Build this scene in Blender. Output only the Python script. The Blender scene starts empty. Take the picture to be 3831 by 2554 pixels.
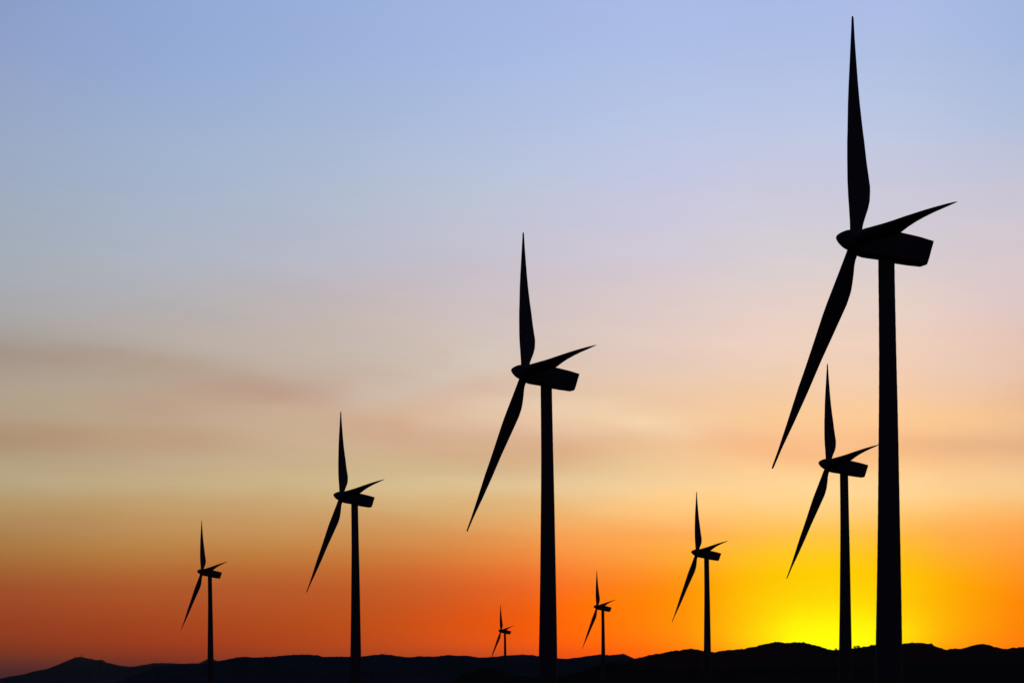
import bpy, math, random
import numpy as np
from mathutils import Vector, Matrix

# ------------------------------------------------------------------ camera, sky, sun, exposure
scene = bpy.context.scene
COL = scene.collection
random.seed(4)
rng = np.random.default_rng(11)

FPX = 10864.0                       # focal length in photograph pixels (20 degree lens)
CX, HZ = 1915.5, 2583.0             # centre column and eye level row of the photograph
EYE = 1.7

cam_d = bpy.data.cameras.new("camera")
cam = bpy.data.objects.new("camera", cam_d)
COL.objects.link(cam)
cam.location = (0, 0, EYE)
cam.rotation_euler = (math.radians(90), 0, 0)
cam_d.sensor_fit = 'HORIZONTAL'
cam_d.sensor_width = 36.0
cam_d.lens = 36.0 * FPX / 3831.0
cam_d.shift_y = (HZ - 1277.0) / 3831.0
cam_d.clip_start = 0.5
cam_d.clip_end = 60000
scene.camera = cam

scene.view_settings.view_transform = 'Standard'
scene.view_settings.look = 'None'
scene.view_settings.gamma = 1.0
scene.view_settings.exposure = 0.0
scene.view_settings.use_curve_mapping = False

SUN_AZ = math.atan((3103 - CX) / FPX)
SUN_EL = math.radians(0.25)

world = bpy.data.worlds.new("World")
scene.world = world
world.use_nodes = True
NT = world.node_tree
NT.nodes.clear()


def s2l(c):
    c = np.clip(np.asarray(c, float) / 255.0, 0, 1)
    return np.where(c <= 0.04045, c / 12.92, ((c + 0.055) / 1.055) ** 2.4)


# sunset sky: radiance by compass bearing (columns) and elevation (rows)
SKY_X = [0, 380, 760, 1176, 1310, 1560, 1760, 1905, 2050, 2200, 2352]
SKY_NEAR_SUN = {1380: [(1830,(255,215,0)), (1975,(255,218,0))], 1430: [(1830,(255,240,0)), (1975,(255,242,0))],
                1470: [(1830,(255,253,0)), (1975,(255,255,0))], 1500: [(1830,(255,250,4)), (1975,(255,246,0))]}
SKY = {
 0:    [(138,158,200),(146,168,213),(154,175,219),(163,182,226),None,(170,187,230),(170,187,229),(171,188,229),(172,188,229),(168,186,226),(163,183,222)],
 150:  [(146,163,201),(149,171,212),(158,179,218),(168,187,226),None,(176,192,230),(177,192,229),(178,193,229),(178,193,228),(174,190,225),(169,187,222)],
 300:  [(153,168,198),(158,177,208),(167,184,214),(178,192,224),None,(187,198,229),(190,199,228),(191,200,228),(190,199,226),(186,196,223),(181,193,219)],
 450:  [(159,171,191),(166,180,203),(177,187,208),(190,197,217),None,(200,200,224),(203,202,220),(204,202,220),(204,201,218),(203,199,215),(202,197,213)],
 600:  [(165,172,182),(175,180,192),(186,186,199),(201,194,206),None,(212,202,212),(216,206,210),(218,207,209),(218,206,208),(216,202,206),(214,200,205)],
 700:  [(168,168,172),(180,176,178),(193,182,182),(208,194,196),None,(222,203,200),(228,207,200),(230,208,199),(230,208,198),(228,203,198),(222,198,194)],
 780:  [(168,159,152),(184,172,164),(197,183,174),(213,196,188),None,(229,204,193),(236,208,193),(238,209,190),(238,208,190),(234,202,186),(228,196,182)],
 830:  [(170,156,144),(182,167,153),(197,181,169),(216,195,180),None,(230,202,186),(238,207,186),(241,208,184),(241,207,184),(236,202,182),(231,196,176)],
 900:  [(176,160,140),(187,167,147),(199,174,155),(219,192,170),None,(238,202,170),(243,204,168),(246,205,168),(246,204,168),(242,200,166),(234,190,158)],
 960:  [(178,157,132),(190,166,140),(205,177,150),(224,188,158),None,(244,204,164),(250,202,152),(252,203,152),(252,202,150),(248,198,148),(240,192,146)],
 1010: [(175,151,124),(190,163,134),(204,175,145),(218,181,149),None,(242,200,158),(249,193,143),(250,193,141),(250,193,141),(241,189,142),(235,185,140)],
 1060: [(180,160,128),(192,168,136),(204,178,140),(216,184,144),None,(242,200,150),(251,196,142),(252,198,141),(252,198,141),(246,194,142),(241,191,142)],
 1110: [(184,165,130),(196,172,132),(206,180,136),(222,190,145),None,(248,208,152),(255,212,150),(255,213,150),(255,212,150),(252,206,146),(248,202,144)],
 1160: [(180,148,102),(194,156,108),(206,168,116),(226,182,124),None,(255,202,130),(255,208,134),(255,210,134),(255,206,128),(254,196,120),(250,188,112)],
 1220: [(172,130,82),(190,142,88),(202,146,88),(230,158,90),(246,166,90),(255,176,92),(255,192,84),(255,198,80),(255,190,76),(255,176,80),(255,166,78)],
 1280: [(166,112,60),(184,122,62),(196,122,60),(234,134,62),(250,146,64),(255,168,56),(255,196,36),(255,204,28),(255,192,30),(255,172,48),(255,154,50)],
 1330: [(160,88,48),(176,96,48),(190,98,46),(232,108,44),(250,122,42),(255,148,26),(255,196,6),(255,208,2),(255,200,2),(255,170,14),(255,144,30)],
 1380: [(156,74,40),(172,82,40),(186,86,38),(232,96,28),(255,112,18),(255,144,6),(255,204,0),(255,220,0),(255,206,0),(255,168,0),(255,136,12)],
 1430: [(148,64,36),(164,70,34),(184,78,30),(236,88,18),(255,106,4),(255,142,0),(255,214,0),(255,244,0),(255,222,0),(255,168,0),(255,132,0)],
 1470: [(138,58,34),(158,62,32),(180,72,30),(236,88,20),(255,100,6),(255,138,0),(255,222,0),(255,255,0),(255,234,0),(255,162,0),(255,126,0)],
 1500: [(116,54,38),(140,56,36),(166,68,36),(210,78,34),(240,86,26),(255,115,10),(255,190,0),(255,255,16),(255,200,0),(255,140,0),(255,118,0)],
 1545: [(72,40,48),(84,43,46),(104,48,44),(150,56,40),(190,66,34),(230,90,14),(250,160,0),(255,220,10),(250,160,0),(240,110,0),(230,95,0)],
}


def pchip(xs, ys, x):
    xs = np.asarray(xs, float); ys = np.asarray(ys, float)
    h = np.diff(xs); d = np.diff(ys) / h
    m = np.zeros_like(ys)
    for i in range(1, len(xs) - 1):
        if d[i-1] * d[i] > 0:
            w1, w2 = 2*h[i] + h[i-1], h[i] + 2*h[i-1]
            m[i] = (w1 + w2) / (w1 / d[i-1] + w2 / d[i])
    m[0], m[-1] = d[0], d[-1]
    x = np.clip(x, xs[0], xs[-1])
    k = np.clip(np.searchsorted(xs, x) - 1, 0, len(xs) - 2)
    t = (x - xs[k]) / h[k]
    return ((2*t**3 - 3*t**2 + 1) * ys[k] + (t**3 - 2*t**2 + t) * h[k] * m[k]
            + (-2*t**3 + 3*t**2) * ys[k+1] + (t**3 - t**2) * h[k] * m[k+1])


ROWS = [0, 150, 300, 420, 520, 600, 670, 730, 780, 815, 845, 875, 905, 935, 965, 995, 1025, 1055, 1085,
        1115, 1145, 1180, 1220, 1260, 1300, 1340, 1380, 1420, 1455, 1485, 1515, 1550]
COLS = np.concatenate([np.linspace(0, 1570, 18), np.linspace(1650, 2352, 13)])
keys = sorted(SKY)
tmp = np.zeros((len(keys), len(COLS), 3))
for i, k in enumerate(keys):
    pts = [(x, c) for x, c in zip(SKY_X, SKY[k]) if c is not None]
    pts = sorted(pts + SKY_NEAR_SUN.get(k, []))
    for ch in range(3):
        tmp[i, :, ch] = pchip([p[0] for p in pts], [p[1][ch] for p in pts], COLS)
grid = np.zeros((len(ROWS), len(COLS), 3))
for j in range(len(COLS)):
    for ch in range(3):
        grid[:, j, ch] = pchip(keys, tmp[:, j, ch], np.array(ROWS, float))

# thin cloud veils: centre line, half thickness, colour change
VEILS = [
 ([(0, 808), (250, 824), (380, 850), (560, 880), (700, 892)], 30, (-4, -8, -9)),
 ([(330, 925), (560, 905), (680, 905), (760, 930), (830, 975), (960, 1010), (1150, 1050), (1300, 1040)], 34, (0, -6, -6)),
 ([(0, 1005), (260, 1005), (480, 1010)], 26, (-1, -6, -7)),
 ([(780, 915), (880, 915), (1000, 880), (1120, 820)], 32, (2, 6, 8)),
 ([(1060, 950), (1250, 940), (1420, 950), (1520, 985)], 26, (6, 10, 10)),
 ([(1300, 1030), (1600, 1010), (1750, 1040), (1950, 1060)], 28, (-1, -5, -6)),
 ([(1180, 870), (1000, 940), (900, 985)], 26, (1, -3, -4)),
 ([(2080, 1030), (2352, 1035)], 26, (-6, -7, -6)),
 ([(900, 1110), (1400, 1110)], 22, (2, 5, 4)),
]
for line, half, dc in VEILS:
    lx = [p[0] for p in sorted(line)]; ly = [p[1] for p in sorted(line)]
    for j, x in enumerate(COLS):
        fade = min(1, max(0, 1 - max(lx[0] - x, x - lx[-1]) / 130)) if (x < lx[0] or x > lx[-1]) else 1
        yc = np.interp(x, lx, ly)
        for i, y in enumerate(ROWS):
            grid[i, j] += fade * math.exp(-((y - yc) / half) ** 2) * np.array(dc)
LIN = s2l(grid)
# the low sky is seen through the evening haze built below: allow for what the air adds and takes away
HAZE, HAZE_TOP, HAZE_FAR = 1.0e-5, 125.0, 12600.0
HAZE_GLOW = np.array([0.02, 0.035, 0.075])
for i, y in enumerate(ROWS):
    te_ = (1586.0 - y) / 6670.0
    T_ = math.exp(-HAZE * min(HAZE_FAR, (HAZE_TOP - EYE) / te_))
    LIN[i] = np.maximum(0.0, LIN[i] - HAZE_GLOW * (1 - T_))


def node(t, **kw):
    n = NT.nodes.new(t)
    for k, v in kw.items():
        setattr(n, k, v)
    return n


def math_n(op, a, b=None, c=None, clamp=False):
    n = node('ShaderNodeMath', operation=op, use_clamp=clamp)
    for i, v in enumerate((a, b, c)):
        if v is None:
            continue
        if isinstance(v, (int, float)):
            n.inputs[i].default_value = v
        else:
            NT.links.new(v, n.inputs[i])
    return n.outputs[0]


def smooth(v, a, b):
    n = node('ShaderNodeMapRange', interpolation_type='SMOOTHSTEP', clamp=True)
    NT.links.new(v, n.inputs['Value'])
    n.inputs['From Min'].default_value = a
    n.inputs['From Max'].default_value = b
    return n.outputs[0]


def mix_col(f, a, b):
    n = node('ShaderNodeMix', data_type='RGBA')
    NT.links.new(f, n.inputs[0]); NT.links.new(a, n.inputs[6]); NT.links.new(b, n.inputs[7])
    return n.outputs[2]


tc = node('ShaderNodeTexCoord')
sep = node('ShaderNodeSeparateXYZ')
NT.links.new(tc.outputs['Generated'], sep.inputs[0])
X, Y, Z = sep.outputs
AZ = math_n('ARCTAN2', X, Y)                       # bearing, 0 = +Y, right positive
TE = math_n('DIVIDE', Z, math_n('SQRT', math_n('ADD', math_n('MULTIPLY', X, X), math_n('MULTIPLY', Y, Y))))
# wisps: streaky noise bends the layers a little
cmb = node('ShaderNodeCombineXYZ')
SLOPE = math_n('ADD', TE, math_n('MULTIPLY', AZ, 0.13))      # the wisps dip gently to the right
NT.links.new(math_n('MULTIPLY', AZ, 20.0), cmb.inputs[0])
NT.links.new(math_n('MULTIPLY', SLOPE, 85.0), cmb.inputs[1])
nz = node('ShaderNodeTexNoise')
nz.inputs['Scale'].default_value = 1.0
nz.inputs['Detail'].default_value = 3.0
nz.inputs['Roughness'].default_value = 0.5
NT.links.new(cmb.outputs[0], nz.inputs['Vector'])
wob = math_n('MULTIPLY', math_n('SUBTRACT', nz.outputs[0], 0.5), 0.0065)
fadew = math_n('MULTIPLY', smooth(TE, 0.025, 0.075), math_n('SUBTRACT', 1.0, math_n('MULTIPLY', smooth(TE, 0.13, 0.2), 0.6)))
TE2 = math_n('ADD', TE, math_n('MULTIPLY', wob, fadew))

te_of = lambda y: (1586.0 - y) / 6670.0
TMAX = te_of(0)
FAC = math_n('DIVIDE', TE2, TMAX, clamp=True)
prev = None
az_cols = [math.atan((x - 1176.0) / 6670.0) for x in COLS]
for j in range(len(COLS)):
    r = node('ShaderNodeValToRGB')
    r.color_ramp.interpolation = 'CARDINAL'
    el = r.color_ramp.elements
    order = list(range(len(ROWS) - 1, -1, -1))
    for k, i in enumerate(order):
        pos = min(1.0, max(0.0, te_of(ROWS[i]) * math.cos(az_cols[j]) / TMAX))
        if k == 0:
            e = el[0]; e.position = pos
        elif k == 1:
            e = el[1]; e.position = pos
        else:
            e = el.new(pos)
        e.color = (*[float(v) for v in LIN[i, j]], 1)
    NT.links.new(FAC, r.inputs[0])
    if prev is None:
        prev = r.outputs[0]
    else:
        n = node('ShaderNodeMapRange', clamp=True)
        NT.links.new(AZ, n.inputs['Value'])
        n.inputs['From Min'].default_value = az_cols[j-1]
        n.inputs['From Max'].default_value = az_cols[j]
        prev = mix_col(n.outputs[0], prev, r.outputs[0])

# the rest of the dome: a clear Nishita dusk sky, darkening away from the sunset
nish = node('ShaderNodeTexSky', sky_type='NISHITA')
nish.sun_disc = False
nish.sun_elevation = SUN_EL
nish.sun_rotation = SUN_AZ
nish_s = node('ShaderNodeVectorMath', operation='SCALE')
NT.links.new(nish.outputs[0], nish_s.inputs[0])
nish_s.inputs['Scale'].default_value = 0.08
side = math_n('ABSOLUTE', math_n('SUBTRACT', AZ, SUN_AZ * 0.3))
air = math_n('MINIMUM', HAZE_FAR, math_n('DIVIDE', HAZE_TOP - EYE, math_n('MAXIMUM', TE, 0.001)))
gain0 = math_n('EXPONENT', math_n('MULTIPLY', air, HAZE))
cmb2 = node('ShaderNodeCombineXYZ')
NT.links.new(math_n('MULTIPLY', AZ, 24.0), cmb2.inputs[0])
NT.links.new(math_n('MULTIPLY', SLOPE, 120.0), cmb2.inputs[1])
cmb2.inputs[2].default_value = 7.3
nz2 = node('ShaderNodeTexNoise')
nz2.inputs['Scale'].default_value = 1.0
nz2.inputs['Detail'].default_value = 3.0
nz2.inputs['Roughness'].default_value = 0.55
NT.links.new(cmb2.outputs[0], nz2.inputs['Vector'])
veil = math_n('MULTIPLY', smooth(TE, 0.03, 0.07), math_n('SUBTRACT', 1.0, smooth(TE, 0.11, 0.20)))
streak = math_n('MULTIPLY', math_n('SUBTRACT', nz2.outputs[0], 0.5), math_n('ADD', 0.012, math_n('MULTIPLY', veil, 0.075)))
gain = math_n('MULTIPLY', gain0, math_n('ADD', 1.0, streak))
lit = node('ShaderNodeVectorMath', operation='SCALE')
NT.links.new(prev, lit.inputs[0]); NT.links.new(gain, lit.inputs['Scale'])
away = math_n('MAXIMUM', smooth(side, 0.24, 0.75), smooth(TE, 0.27, 0.62))
sky = mix_col(away, lit.outputs[0], nish_s.outputs[0])
bg = node('ShaderNodeBackground')
bg.inputs['Strength'].default_value = 1.0
NT.links.new(sky, bg.inputs['Color'])
out = node('ShaderNodeOutputWorld')
NT.links.new(bg.outputs[0], out.inputs['Surface'])

sun_d = bpy.data.lights.new("sun", 'SUN')
sun_d.energy = 2.0
sun_d.angle = math.radians(0.53)
sun_d.color = (1.0, 0.62, 0.30)
sun = bpy.data.objects.new("sun", sun_d)
COL.objects.link(sun)
sd = Vector((math.sin(SUN_AZ) * math.cos(SUN_EL), math.cos(SUN_AZ) * math.cos(SUN_EL), math.sin(SUN_EL)))
sun.rotation_euler = sd.to_track_quat('Z', 'Y').to_euler()
sun.location = (0, 0, 120)


# ------------------------------------------------------------------ materials
def material(name, c1, c2, scale, rough=0.9, spec=0.2, stretch=(1, 1, 1), bump=0.0):
    m = bpy.data.materials.new(name)
    m.use_nodes = True
    t = m.node_tree
    b = t.nodes['Principled BSDF']
    b.inputs['Roughness'].default_value = rough
    b.inputs['Specular IOR Level'].default_value = spec
    tcn = t.nodes.new('ShaderNodeTexCoord')
    mp = t.nodes.new('ShaderNodeMapping')
    mp.inputs['Scale'].default_value = stretch
    t.links.new(tcn.outputs['Object'], mp.inputs[0])
    n = t.nodes.new('ShaderNodeTexNoise')
    n.inputs['Scale'].default_value = scale
    n.inputs['Detail'].default_value = 6
    t.links.new(mp.outputs[0], n.inputs['Vector'])
    r = t.nodes.new('ShaderNodeValToRGB')
    r.color_ramp.elements[0].position = 0.35
    r.color_ramp.elements[1].position = 0.68
    r.color_ramp.elements[0].color = (*c1, 1)
    r.color_ramp.elements[1].color = (*c2, 1)
    t.links.new(n.outputs[0], r.inputs[0])
    t.links.new(r.outputs[0], b.inputs['Base Color'])
    if bump:
        bn = t.nodes.new('ShaderNodeBump')
        bn.inputs['Strength'].default_value = bump
        t.links.new(n.outputs[0], bn.inputs['Height'])
        t.links.new(bn.outputs[0], b.inputs['Normal'])
    return m


M_TOWER = material("silhouette_tower_paint", (0.044, 0.036, 0.10), (0.054, 0.044, 0.12), 0.35, 0.8, 0.08, (1, 1, 0.15))  # white paint seen against the light: silhouette darkness put into the base colour
M_BLADE = material("silhouette_blade_paint", (0.044, 0.036, 0.10), (0.054, 0.044, 0.12), 0.8, 0.8, 0.08)  # same backlit darkness coloured into the white blades
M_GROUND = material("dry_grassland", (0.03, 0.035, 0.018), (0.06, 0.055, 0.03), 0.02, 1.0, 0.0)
M_FAR = material("haze_tinted_scrub", (0.065, 0.055, 0.085), (0.085, 0.075, 0.11), 0.004, 1.0, 0.0)  # pale blue lift of distant haze put into the scrub colour
M_MID = material("haze_tinted_woods", (0.022, 0.027, 0.066), (0.034, 0.042, 0.09), 0.006, 1.0, 0.0)  # blue of the air in between mixed into the woodland colour
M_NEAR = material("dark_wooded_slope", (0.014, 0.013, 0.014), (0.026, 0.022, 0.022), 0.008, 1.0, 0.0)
M_FLARE = material("flare_tinted_slope", (0.034, 0.012, 0.018), (0.056, 0.02, 0.026), 0.008, 1.0, 0.0)  # red flare around the sun painted into the slope colour
M_STEEL = material("weathered_steel", (0.06, 0.06, 0.06), (0.1, 0.1, 0.1), 1.0, 0.7, 0.2)
M_BARK = material("bark", (0.03, 0.022, 0.015), (0.06, 0.045, 0.03), 3.0, 1.0, 0.0)
M_LEAF = material("leaves", (0.025, 0.035, 0.015), (0.05, 0.06, 0.03), 2.0, 1.0, 0.0)


def mesh_obj(name, verts, faces, mat, parent=None, smooth_shade=True):
    me = bpy.data.meshes.new(name)
    me.from_pydata([tuple(float(c) for c in v) for v in verts], [], faces)
    me.update()
    if smooth_shade:
        me.polygons.foreach_set('use_smooth', [True] * len(me.polygons))
    me.materials.append(mat)
    o = bpy.data.objects.new(name, me)
    COL.objects.link(o)
    if parent:
        o.parent = parent
    return o


# ------------------------------------------------------------------ ground and hills
def noise1(x, seed, octaves=4, base=1.0):
    r = np.random.default_rng(seed)
    out_ = np.zeros_like(x)
    amp = 1.0
    for o in range(octaves):
        f = base * 2 ** o
        tab = r.uniform(-1, 1, 4096)
        p = x * f + r.uniform(0, 100)
        i = np.floor(p).astype(int)
        t = p - i
        t = t * t * (3 - 2 * t)
        out_ += amp * (tab[i % 4096] * (1 - t) + tab[(i + 1) % 4096] * t)
        amp *= 0.5
    return out_


def noise2(x, y, seed, octaves=4):
    r = np.random.default_rng(seed)
    out_ = np.zeros_like(x)
    amp = 1.0
    for o in range(octaves):
        tab = r.uniform(-1, 1, (256, 256))
        px = x * 2 ** o + 37.1; py = y * 2 ** o + 11.7
        i = np.floor(px).astype(int); j = np.floor(py).astype(int)
        tx = px - i; ty = py - j
        tx = tx * tx * (3 - 2 * tx); ty = ty * ty * (3 - 2 * ty)
        a = tab[i % 256, j % 256] * (1 - tx) + tab[(i + 1) % 256, j % 256] * tx
        b = tab[i % 256, (j + 1) % 256] * (1 - tx) + tab[(i + 1) % 256, (j + 1) % 256] * tx
        out_ += amp * (a * (1 - ty) + b * ty)
        amp *= 0.5
    return out_


def ridge(name, line, dist, depth, mat, seed, rough_px, tail_left, tail_right):
    """One range of hills: a height field whose crest runs along the bearings and heights of `line`."""
    lx = np.array([p[0] for p in line], float); ly = np.array([p[1] for p in line], float)
    px = np.concatenate([np.arange(-3600, -120, 60.0), np.arange(-120, 3960, 2.6), np.arange(3960, 7400, 60.0)])
    crest = np.interp(px, lx, ly)
    wild = 2583 - crest
    ext = noise1(px / 420.0, seed, 3) * 34
    wl = np.clip((lx[0] - px) / 500.0, 0, 1); wr = np.clip((px - lx[-1]) / 500.0, 0, 1)
    wild = np.where(px < lx[0], wild + wl * (tail_left + ext), wild)
    wild = np.where(px > lx[-1], wild + wr * (tail_right + ext), wild)
    wild += rough_px * (0.30 * noise1(px / 16.0, seed + 1, 2) + 0.55 * np.maximum(0, noise1(px / 6.5, seed + 2, 2)) - 0.08)
    target = np.maximum(wild, -10) / FPX          # tangent of the crest elevation
    rows = np.linspace(-1, 1, 41)
    ys = dist + depth * np.sign(rows) * np.abs(rows) ** 1.3
    U = (px - CX) / FPX
    UU, YY = np.meshgrid(U, ys, indexing='ij')
    XX = UU * YY
    prof = 0.5 * (1 + np.cos(np.pi * rows))[None, :] ** 1.0
    gul = noise2(XX / (depth * 0.35), YY / (depth * 0.5), seed + 5, 5)
    prof = prof * (1 + 0.16 * gul * np.sin(np.pi * np.clip(np.abs(rows), 0, 1))[None, :])
    ang = (prof / YY)
    peak = ang.max(axis=1, keepdims=True)
    ZZ = prof * (target[:, None] / peak) + EYE * prof
    ZZ[:, 0] = ZZ[:, -1] = -1.0
    n, k = XX.shape
    V = np.stack([XX, YY, ZZ], -1).reshape(-1, 3)
    F = [(i * k + j, (i + 1) * k + j, (i + 1) * k + j + 1, i * k + j + 1) for i in range(n - 1) for j in range(k - 1)]
    o = mesh_obj(name, V, F, mat)
    o['kind'] = 'structure'
    return o


FAR_LINE = [(0,2537),(30,2530),(85,2522),(133,2507.5),(173,2501.5),(221,2483),(252,2469),(284,2457),(301,2454.8),(323,2459.5),
 (360,2467.3),(384,2466.7),(398,2476),(422,2482),(452,2489),(497,2492),(531,2487),(571,2478.6),(629,2478.6),(677,2481.6),
 (745,2479),(775,2464),(787,2461),(816,2471.4),(870,2482),(1000,2500),(1400,2525),(2000,2530),(3831,2540)]
MID_LINE = [(0,2600),(330,2590),(425,2554),(544,2510),(599,2491),(646,2484),(700,2484),(775,2482),(800,2474),(816,2471.6),(836,2467.3),(884,2458),(914,2455.4),
 (965,2457.5),(1006,2455.4),(1060,2450.3),(1108,2446.6),(1146,2446.3),(1186,2449.3),(1207,2454.8),(1312,2454.8),(1350,2454.8),
 (1397,2448),(1428,2445),(1462,2447.6),(1485,2452),(1526,2456.5),(1570,2453.7),(1621,2454),(1679,2448.6),(1716,2451),(1750,2450),
 (1791,2457.8),(1822,2457.8),(1893,2450.3),(1951,2446.3),(1992,2448.3),(2016,2452),(2087,2461.6),(2118,2462.6),(2168,2457),
 (2219,2448.6),(2246,2445.6),(2277,2449.3),(2333,2443.2),(2352,2452),(2376,2462.2),(2450,2480),(2600,2500),(3831,2530)]
SUN_LINE = [(2150,2570),(2250,2520),(2320,2486),(2375,2462.6),(2403,2456),(2440,2447.6),(2505,2435),(2576,2426),(2600,2426.5),(2631,2432.7),(2675,2439),
 (2719,2430),(2784,2424.8),(2800,2421.4),(2838,2413),(2876,2404.3),(2910,2398.5),(2940,2403),(2966,2401),(3007,2402.3),(3037,2408.7),
 (3070,2417.6),(3098,2427),(3116,2430),(3137,2429),(3188,2424),(3211,2420),(3246,2416),(3274,2410.7),(3310,2408),(3374,2406.6),
 (3410,2403),(3450,2401),(3471,2406),(3484,2404.3),(3496,2412.5),(3517,2421.4),(3545,2428.6),(3570,2423.2),(3596,2425.8),(3624,2416.8),
 (3644,2410.7),(3665,2406),(3682,2407.7),(3708,2413.8),(3734,2421.4),(3751,2424.7),(3792,2422.4),(3831,2418.4)]
NEAR_LINE = [(1500,2600),(1672,2554),(1740,2517),(1798,2495),(1842,2496),(1876,2507),(1960,2530),(2080,2530),(2168,2510),(2236,2490),(2270,2478),
 (2321,2478),(2382,2488),(2450,2494),(2560,2500),(2700,2495),(2900,2488),(3100,2492),(3300,2486),(3500,2490),(3700,2484),(3831,2482)]

gn = 60
gx = np.linspace(-9500, 9500, gn); gy = np.linspace(-700, 12500, gn)
GV = [(x, y, 0.0) for x in gx for y in gy]
GF = [(i*gn+j, (i+1)*gn+j, (i+1)*gn+j+1, i*gn+j+1) for i in range(gn-1) for j in range(gn-1)]
ground = mesh_obj("ground", GV, GF, M_GROUND)
ground['kind'] = 'structure'

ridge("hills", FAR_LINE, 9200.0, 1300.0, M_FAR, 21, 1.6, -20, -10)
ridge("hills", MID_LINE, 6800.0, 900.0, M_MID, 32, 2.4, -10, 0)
ridge("hills", SUN_LINE, 5000.0, 700.0, M_FLARE, 43, 3.8, -30, 0)
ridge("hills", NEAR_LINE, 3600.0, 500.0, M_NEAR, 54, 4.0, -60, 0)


# ------------------------------------------------------------------ wind turbines
def ray(p):
    return np.array([(p[0] - CX) / FPX, 1.0, (HZ - p[1]) / FPX])


AX0 = np.array([-0.908, -0.336, 0.249])      # rotor axis, pointing out of the nose


def axis_at(hub):
    u, v = hub[0] / hub[1], hub[2] / hub[1]
    a = np.array([AX0[0] + u*AX0[1], AX0[1] - u*AX0[0] - v*AX0[2], AX0[2] + v*AX0[1]])
    return a / np.linalg.norm(a)


def tip_vec(p, hub, a):
    r = ray(p)
    return r * ((hub @ a) / (r @ a)) - hub


D0 = 271.1
PXM = FPX / D0
HUB0 = ray((3203.8, 894.0)) * D0
A0 = axis_at(HUB0)
BLADE_L = 24.0

TURBINES = [  # hub row/column, scale against the nearest, blade tips (up, low, right), label
 ((3203.8, 894.0), 1.0, (3188.4, 61.1), (2888.5, 1752), (3581.5, 753.6),
  "tallest and nearest wind turbine, thick black tower just right of the yellow sun glow"),
 ((1965.4, 1388.6), .701, (1956.7, 869.2), (1746, 1987), (2231.3, 1289.7),
  "second largest wind turbine, standing alone in the middle in front of the orange sky"),
 ((1279.4, 1852.9), .4224, (1274.2, 1538.3), (1146.4, 2214.8), (1438.8, 1791.9),
  "mid-sized wind turbine left of centre, larger of the two before the dull red sky"),
 ((756.8, 2136.5), .2522, (754, 1946), (677.7, 2354.6), (852.2, 2099.5),
  "small wind turbine farthest to the left, above the far blue hill ridge with the masts"),
 ((1874.1, 2357.7), .133, (1872.6, 2258.8), (1833.5, 2469.6), (1924, 2338.3),
  "smallest wind turbine, close left of the big middle tower, one blade dipping below the ridge"),
 ((2234.6, 2268.1), .184, (2232.6, 2131.5), (2177.6, 2425.9), (2303.8, 2241.8),
  "second smallest wind turbine, just right of the big middle tower in the deep orange sky"),
 ((2609.1, 2064.7), .306, (2605.7, 1838.9), (2513.9, 2325.7), (2724.8, 2021.3),
  "medium wind turbine on the left edge of the yellow glow, against golden orange sky"),
 ((3100.7, 1733.3), .507, (3094.9, 1360.3), (2942.9, 2162.8), (3292, 1661.5),
  "wind turbine over the brightest sun glow, right blade tip ending behind the tallest tower"),
]

# blade outlines: (distance along blade / length, chord offset towards the nose in metres)
BL = {
 'up': ([(0.03,.60),(.07,.60),(.1,.63),(.139,.67),(.19,.76),(.25,.81),(.344,.81),(.421,.78),(.452,.74),(.584,.64),(.681,.52),(.788,.36),(.933,.15),(.992,.075),(1,.05)],
        [(0.03,-.58),(.05,-.61),(.07,-.72),(.1,-.94),(.144,-1.28),(.18,-1.47),(.218,-1.53),(.243,-1.54),(.279,-1.43),(.35,-1.22),(.442,-1.02),(.472,-.93),(.595,-.65),(.697,-.48),(.804,-.34),(.9,-.22),(.992,-.15),(1,-.10)]),
 'low': ([(0.03,.46),(.07,.45),(.142,.48),(.215,.53),(.285,.56),(.33,.55),(.4,.49),(.47,.43),(.57,.36),(.64,.34),(.795,.18),(.918,.08),(.992,.075),(1,.05)],
         [(0.03,-.60),(.068,-.63),(.083,-.64),(.106,-.75),(.133,-.93),(.164,-1.11),(.196,-1.27),(.216,-1.34),(.263,-1.38),(.346,-1.23),(.428,-1.08),(.512,-.92),(.654,-.74),(.779,-.52),(.905,-.24),(.992,-.13),(1,-.09)]),
 'right': ([(0.03,.75),(.12,.82),(.206,.86),(.293,.79),(.411,.75),(.572,.70),(.731,.58),(.834,.44),(.926,.26),(.985,.10),(1,.0)],
           [(0.03,-.55),(.07,-.66),(.1,-.9),(.144,-1.22),(.18,-1.45),(.22,-1.62),(.25,-1.66),(.297,-1.61),(.422,-1.12),(.535,-.77),(.644,-.52),(.751,-.34),(.874,-.22),(.964,-.12),(.99,-.07),(1,-.02)]),
}


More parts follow.
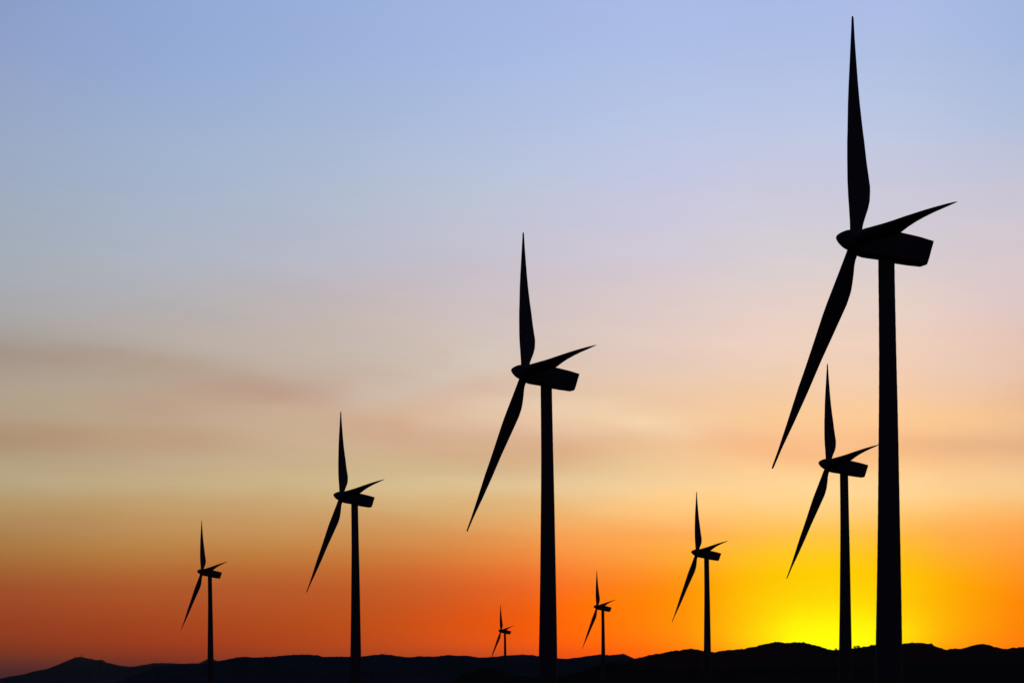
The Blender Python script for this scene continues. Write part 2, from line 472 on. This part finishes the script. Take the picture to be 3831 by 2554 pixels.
def blade_mesh(front, back):
    fx, fy = zip(*front); bx_, by = zip(*back)
    zs = np.concatenate([np.linspace(0.012, 0.3, 34), np.linspace(0.31, 0.985, 40), [0.992, 0.997, 1.0]])
    n = 20
    V, F = [], []
    for z in zs:
        c1 = np.interp(z, fx, fy); c2 = np.interp(z, bx_, by)
        ch = c1 - c2
        tr = np.interp(z, [0, .06, .2, .45, 1], [.92, .80, .34, .20, .13])   # thickness / chord
        rnd = np.interp(z, [0, .07, .2], [1, 1, 0])
        for k in range(n):
            t = 2 * math.pi * k / n
            x = 0.5 * (1 + math.cos(t))                       # 0 trailing edge .. 1 leading edge
            s = math.sin(t)
            foil = 2.6 * x * math.sqrt(max(1 - x, 0))
            prof_ = rnd * abs(s) + (1 - rnd) * min(1.0, foil)
            V.append((c2 + ch * x, math.copysign(0.5 * tr * ch * prof_, s), z * BLADE_L))
    m = len(zs)
    for i in range(m - 1):
        for k in range(n):
            F.append((i*n+k, i*n+(k+1) % n, (i+1)*n+(k+1) % n, (i+1)*n+k))
    F.append(tuple(range(n))[::-1]); F.append(tuple((m-1)*n+k for k in range(n)))
    return V, F


# nacelle: lofted along the axis (r backwards from the hub), outline measured in pixels
def to_rh(x, up):
    return ((.969*x - .233*up) / .938 / PXM, (.249*x + .908*up) / .938 / PXM)


top_l = [to_rh(*p) for p in [(0, 27), (20, 30), (59, 37.5), (110, 26), (154, 15.5), (215, 1.5), (280, -14.5)]]
bot_l = [to_rh(*p) for p in [(10, -55), (32, -63), (94, -73), (160, -89), (250, -104.5)]]
bot_l += [(7.18, -0.35), (7.25, 0.5), (7.33, 1.15)]


def nacelle_mesh():
    r0, r1 = top_l[1][0] - 0.1, 7.33
    rs = np.concatenate([[r0, r0 + .06, r0 + .2], np.linspace(r0 + .4, r1 - 1.2, 18), np.linspace(r1 - 1.1, r1 - 0.25, 8), [7.11, 7.145, 7.18, 7.215, 7.25, 7.29, r1]])
    n = 64
    V, F = [], []
    tx, ty = zip(*top_l)
    bq = sorted(bot_l)
    bx_, by = zip(*bq)
    for i, r in enumerate(rs):
        zt = np.interp(r, tx, ty); zb = np.interp(r, bx_, by)
        w = np.interp(r, [r0, r0 + 1.5, r1 - 1.5, r1], [1.15, 1.35, 1.2, 0.82])
        sc = [0.9, 0.97, 1.0][i] if i < 3 else (0.97 if i == len(rs) - 1 else 1.0)
        zc, hh = (zt + zb) / 2, (zt - zb) / 2 * sc
        for k in range(n):
            t = 2 * math.pi * (k + .5) / n
            c, s = math.cos(t), math.sin(t)
            rc = min(0.16, 0.45 * hh)
            V.append((r, math.copysign(w * sc - rc, c) + rc * c, zc + math.copysign(hh - rc, s) + rc * s))
    m = len(rs)
    for i in range(m - 1):
        for k in range(n):
            F.append((i*n+k, i*n+(k+1) % n, (i+1)*n+(k+1) % n, (i+1)*n+k))
    F.append(tuple(range(n))[::-1]); F.append(tuple((m-1)*n+k for k in range(n)))
    return V, F


def hub_mesh():
    # spinner: nose cone on a short drum (r backwards, radius), centred a little below the blade roots
    prof_ = [(-80.5, 1), (-79.5, 4), (-77, 8.5), (-72, 14), (-64, 21), (-54, 27.5), (-44, 33), (-33, 37), (-20, 39.5), (0, 40.5), (16, 40), (24, 38), (27, 34)]
    n = 36
    V, F = [], []
    for r, q in prof_:
        for k in range(n):
            t = 2 * math.pi * k / n
            zc = np.interp(r, [-80, -40, 30], [-11.5, -9.5, -8])
            V.append((r / PXM, q / PXM * math.cos(t), (zc + q * math.sin(t)) / PXM))
    m = len(prof_)
    for i in range(m - 1):
        for k in range(n):
            F.append((i*n+k, i*n+(k+1) % n, (i+1)*n+(k+1) % n, (i+1)*n+k))
    F.append(tuple(range(n))[::-1]); F.append(tuple((m-1)*n+k for k in range(n)))
    return V, F


TOWER_DX = (3323.0 - 3203.8) / PXM                     # tower axis behind the hub, measured across the view
HUB_H = 44.0


def tower_mesh():
    rows = [(1010, 3316, 61.2), (1100, 3317.5, 61.8), (1200, 3319, 63), (1350, 3321, 65.4), (1500, 3322.6, 69.8), (1656, 3323.5, 74.6),
            (1800, 3324.3, 78.6), (1950, 3325, 82.8), (2100, 3325.4, 88), (2250, 3325.6, 93.4), (2408, 3325.2, 98.8), (2554, 3325, 102.2), (2660, 3325, 105)]
    n = 48
    V, F = [], []
    ring = []
    ys = [r[0] for r in rows]
    hs = np.concatenate([[HUB_H - 1.2], np.sort(np.concatenate([HUB_H - 1.35 * np.arange(1, 33) + 0.02, HUB_H - 1.35 * np.arange(1, 33) - 0.02, [0.0]]))[::-1]])
    for h in hs:
        y = 894 + (HUB_H - h) * PXM
        cx_ = (np.interp(y, ys, [r[1] for r in rows]) - 3323.0) / PXM
        rad = 0.5 * np.interp(y, ys, [r[2] for r in rows]) / PXM
        rad += 0.012 * (1 - ((HUB_H - h) / 1.35) % 1.0) - 0.004       # each shell section laps the one above
        for k in range(n):
            t = 2 * math.pi * k / n
            V.append((cx_ + rad * math.cos(t), rad * math.sin(t), h))
    m = len(hs)
    for i in range(m - 1):
        for k in range(n):
            F.append((i*n+k, (i+1)*n+k, (i+1)*n+(k+1) % n, i*n+(k+1) % n))
    F.append(tuple(range(n)))
    return V, F


def part_proto(name, vf, mat, parent):
    return mesh_obj(name, vf[0], vf[1], mat, parent)


def frame(xa, ya, za, origin):
    m = Matrix.Identity(4)
    for i in range(3):
        m[i][0], m[i][1], m[i][2], m[i][3] = float(xa[i]), float(ya[i]), float(za[i]), float(origin[i])
    return m


root0 = bpy.data.objects.new("wind_turbine", None)
COL.objects.link(root0)
root0['category'] = "wind turbine"
root0['group'] = "wind turbines"
p_tower = part_proto("tower", tower_mesh(), M_TOWER, root0)
p_nac = part_proto("nacelle", nacelle_mesh(), M_TOWER, root0)
p_hub = part_proto("rotor_hub", hub_mesh(), M_TOWER, root0)
p_bl = [part_proto("blade", blade_mesh(*BL[k]), M_BLADE, root0) for k in ('up', 'low', 'right')]
parts0 = [p_tower, p_nac, p_hub] + p_bl


def place(root, parts, spec):
    hub_px, s, up, low, right, label = spec
    root['label'] = label
    D = D0 / s
    hub = ray(hub_px) * D
    a = axis_at(hub)
    hub_w = hub + np.array([0, 0, EYE])
    az = math.atan2(hub[0], hub[1])
    side_ = np.array([math.cos(az), -math.sin(az), 0])
    fwd = np.array([math.sin(az), math.cos(az), 0])
    back = -a
    # tower foot: behind the hub along the nacelle, on the ground
    dr = TOWER_DX / (back @ side_)
    foot = hub_w + back * dr
    foot = np.array([foot[0], foot[1], hub_w[2] - HUB_H])
    foot_z = foot[2]
    root.location = foot
    root.rotation_euler = (0, 0, -az)
    inv = (Matrix.Translation(Vector(foot)) @ Matrix.Rotation(-az, 4, 'Z')).inverted()
    sd_ = np.cross(np.array([0, 0, 1.0]), back); sd_ /= np.linalg.norm(sd_)
    upv = np.cross(back, sd_)
    body = inv @ frame(back, sd_, upv, hub_w)
    parts[0].matrix_basis = Matrix.Identity(4)
    parts[1].matrix_basis = body
    parts[2].matrix_basis = body
    for o, p in zip(parts[3:], (up, low, right)):
        b = tip_vec(p, hub, a)
        L = np.linalg.norm(b)
        z = b / L
        y = np.cross(z, a)
        o.matrix_basis = inv @ frame(a, y, z * (L / BLADE_L), hub_w)
    return foot_z


def copy_turbine():
    r = root0.copy()
    COL.objects.link(r)
    ps = []
    for q in parts0:
        c = q.copy()
        COL.objects.link(c)
        c.parent = r
        ps.append(c)
    return r, ps


sets = [(root0, parts0)] + [copy_turbine() for _ in TURBINES[1:]]
feet = [place(r, ps, spec) for (r, ps), spec in zip(sets, TURBINES)]


# ------------------------------------------------------------------ masts and trees on the ridges
def at(px, py, dist):
    v = ray((px, py)) * dist
    return Vector((v[0], v[1], v[2] + EYE))


def mast(px, y_top, y_foot, dist, label, w=1.0, group=None):
    top = at(px, y_top, dist); foot = at(px, y_foot, dist)
    h = top.z - foot.z
    r = bpy.data.objects.new("antenna_mast", None)
    COL.objects.link(r)
    r.location = foot
    r['label'] = label; r['category'] = "mast"
    if group:
        r['group'] = group
    V, F = [], []
    def bar(p, q, rad):
        p, q = Vector(p), Vector(q)
        d = (q - p).normalized()
        a_ = d.orthogonal().normalized(); b_ = d.cross(a_)
        i0 = len(V)
        for e in (p, q):
            for k in range(6):
                t = math.pi * k / 3
                V.append(tuple(e + rad * (a_ * math.cos(t) + b_ * math.sin(t))))
        for k in range(6):
            F.append((i0+k, i0+(k+1) % 6, i0+6+(k+1) % 6, i0+6+k))
        F.append(tuple(i0+k for k in range(6))[::-1]); F.append(tuple(i0+6+k for k in range(6)))
    for k in range(3):
        t = 2 * math.pi * k / 3 + .4
        bar((w * math.cos(t), w * math.sin(t), -1.5), (.15 * w * math.cos(t), .15 * w * math.sin(t), h), 0.30 * w)
    nb = 7
    for j in range(nb):
        z = h * j / nb
        f = 1 - .85 * j / nb
        for k in range(3):
            t, t2 = 2 * math.pi * k / 3 + .4, 2 * math.pi * (k + 1) / 3 + .4
            bar((w*f*math.cos(t), w*f*math.sin(t), z), (w*f*math.cos(t2), w*f*math.sin(t2), z + h / nb), 0.2 * w)
    mesh_obj("lattice", V, F, M_STEEL, r, False)
    V, F = [], []
    bar((0, 0, h - .2), (0, 0, h + .12 * h), 0.3 * w)
    mesh_obj("antenna", V, F, M_STEEL, r, False)
    return r


mast(303.0, 2446.5, 2456, 9200, "shorter of two thin masts on the left hill summit", 1.0, "masts on the left summit")
mast(310.3, 2442.5, 2457, 9200, "taller of two thin masts on the left hill summit", 1.2, "masts on the left summit")
mast(3412.6, 2398.8, 2404, 5000, "lone small mast on the dark ridge right of the tallest tower", 0.8)


def tree(px, y_top, y_foot, dist, label):
    top = at(px, y_top, dist); foot = at(px, y_foot, dist)
    h = top.z - foot.z
    r = bpy.data.objects.new("hilltop_tree", None)
    COL.objects.link(r)
    r.location = foot
    r['label'] = label; r['category'] = "tree"; r['group'] = "trees on the sunlit ridge"
    V, F = [], []
    n = 8
    for z, q in ((-1.0, .05), (.25, .035), (.7, .012)):
        for k in range(n):
            t = 2 * math.pi * k / n
            V.append((q * h * math.cos(t), q * h * math.sin(t), z * h))
    for i in range(2):
        for k in range(n):
            F.append((i*n+k, i*n+(k+1) % n, (i+1)*n+(k+1) % n, (i+1)*n+k))
    mesh_obj("trunk", V, F, M_BARK, r)
    V, F = [], []
    for _ in range(420):
        while True:
            p = Vector((random.uniform(-1, 1), random.uniform(-1, 1), random.uniform(-1, 1)))
            if p.length < 1 and random.random() < .35 + .65 * p.length:
                break
        c = Vector((p.x * .62 * h, p.y * .62 * h, (.56 + p.z * .42) * h))
        d = Vector((random.gauss(0, 1), random.gauss(0, 1), random.gauss(0, 1))).normalized()
        a_ = d.orthogonal().normalized() * (.08 * h); b_ = d.cross(a_)
        i0 = len(V)
        V.extend([tuple(c - a_), tuple(c + b_ * .6), tuple(c + a_), tuple(c - b_ * .6)])
        F.append((i0, i0+1, i0+2, i0+3))
    mesh_obj("crown", V, F, M_LEAF, r, False)


tree(3127.5, 2423, 2431, 4990, "lone bushy tree in the ridge's dip, left of the tower before the sun glow")
tree(3198.5, 2414.5, 2424.5, 4990, "left tree of the pair on the ridge between the two right-hand towers")
tree(3210.6, 2412, 2423.5, 4990, "right tree of the pair on the ridge between the two right-hand towers")

# ------------------------------------------------------------------ evening haze
hv = [(sx, sy, sz) for sx in (-9600, 9600) for sy in (-800, HAZE_FAR) for sz in (-1.5, HAZE_TOP)]
hf = [(0, 1, 3, 2), (4, 6, 7, 5), (0, 4, 5, 1), (2, 3, 7, 6), (0, 2, 6, 4), (1, 5, 7, 3)]
mh = bpy.data.materials.new("evening_haze")
mh.use_nodes = True
mh.node_tree.nodes.clear()
pv = mh.node_tree.nodes.new('ShaderNodeVolumePrincipled')
pv.inputs['Color'].default_value = (0.40, 0.55, 1.0, 1)
pv.inputs['Density'].default_value = HAZE
mo = mh.node_tree.nodes.new('ShaderNodeOutputMaterial')
mh.node_tree.links.new(pv.outputs[0], mo.inputs['Volume'])
hz = mesh_obj("haze", hv, hf, mh, None, False)
hz['kind'] = "stuff"
print("foot heights", [round(float(f), 2) for f in feet])
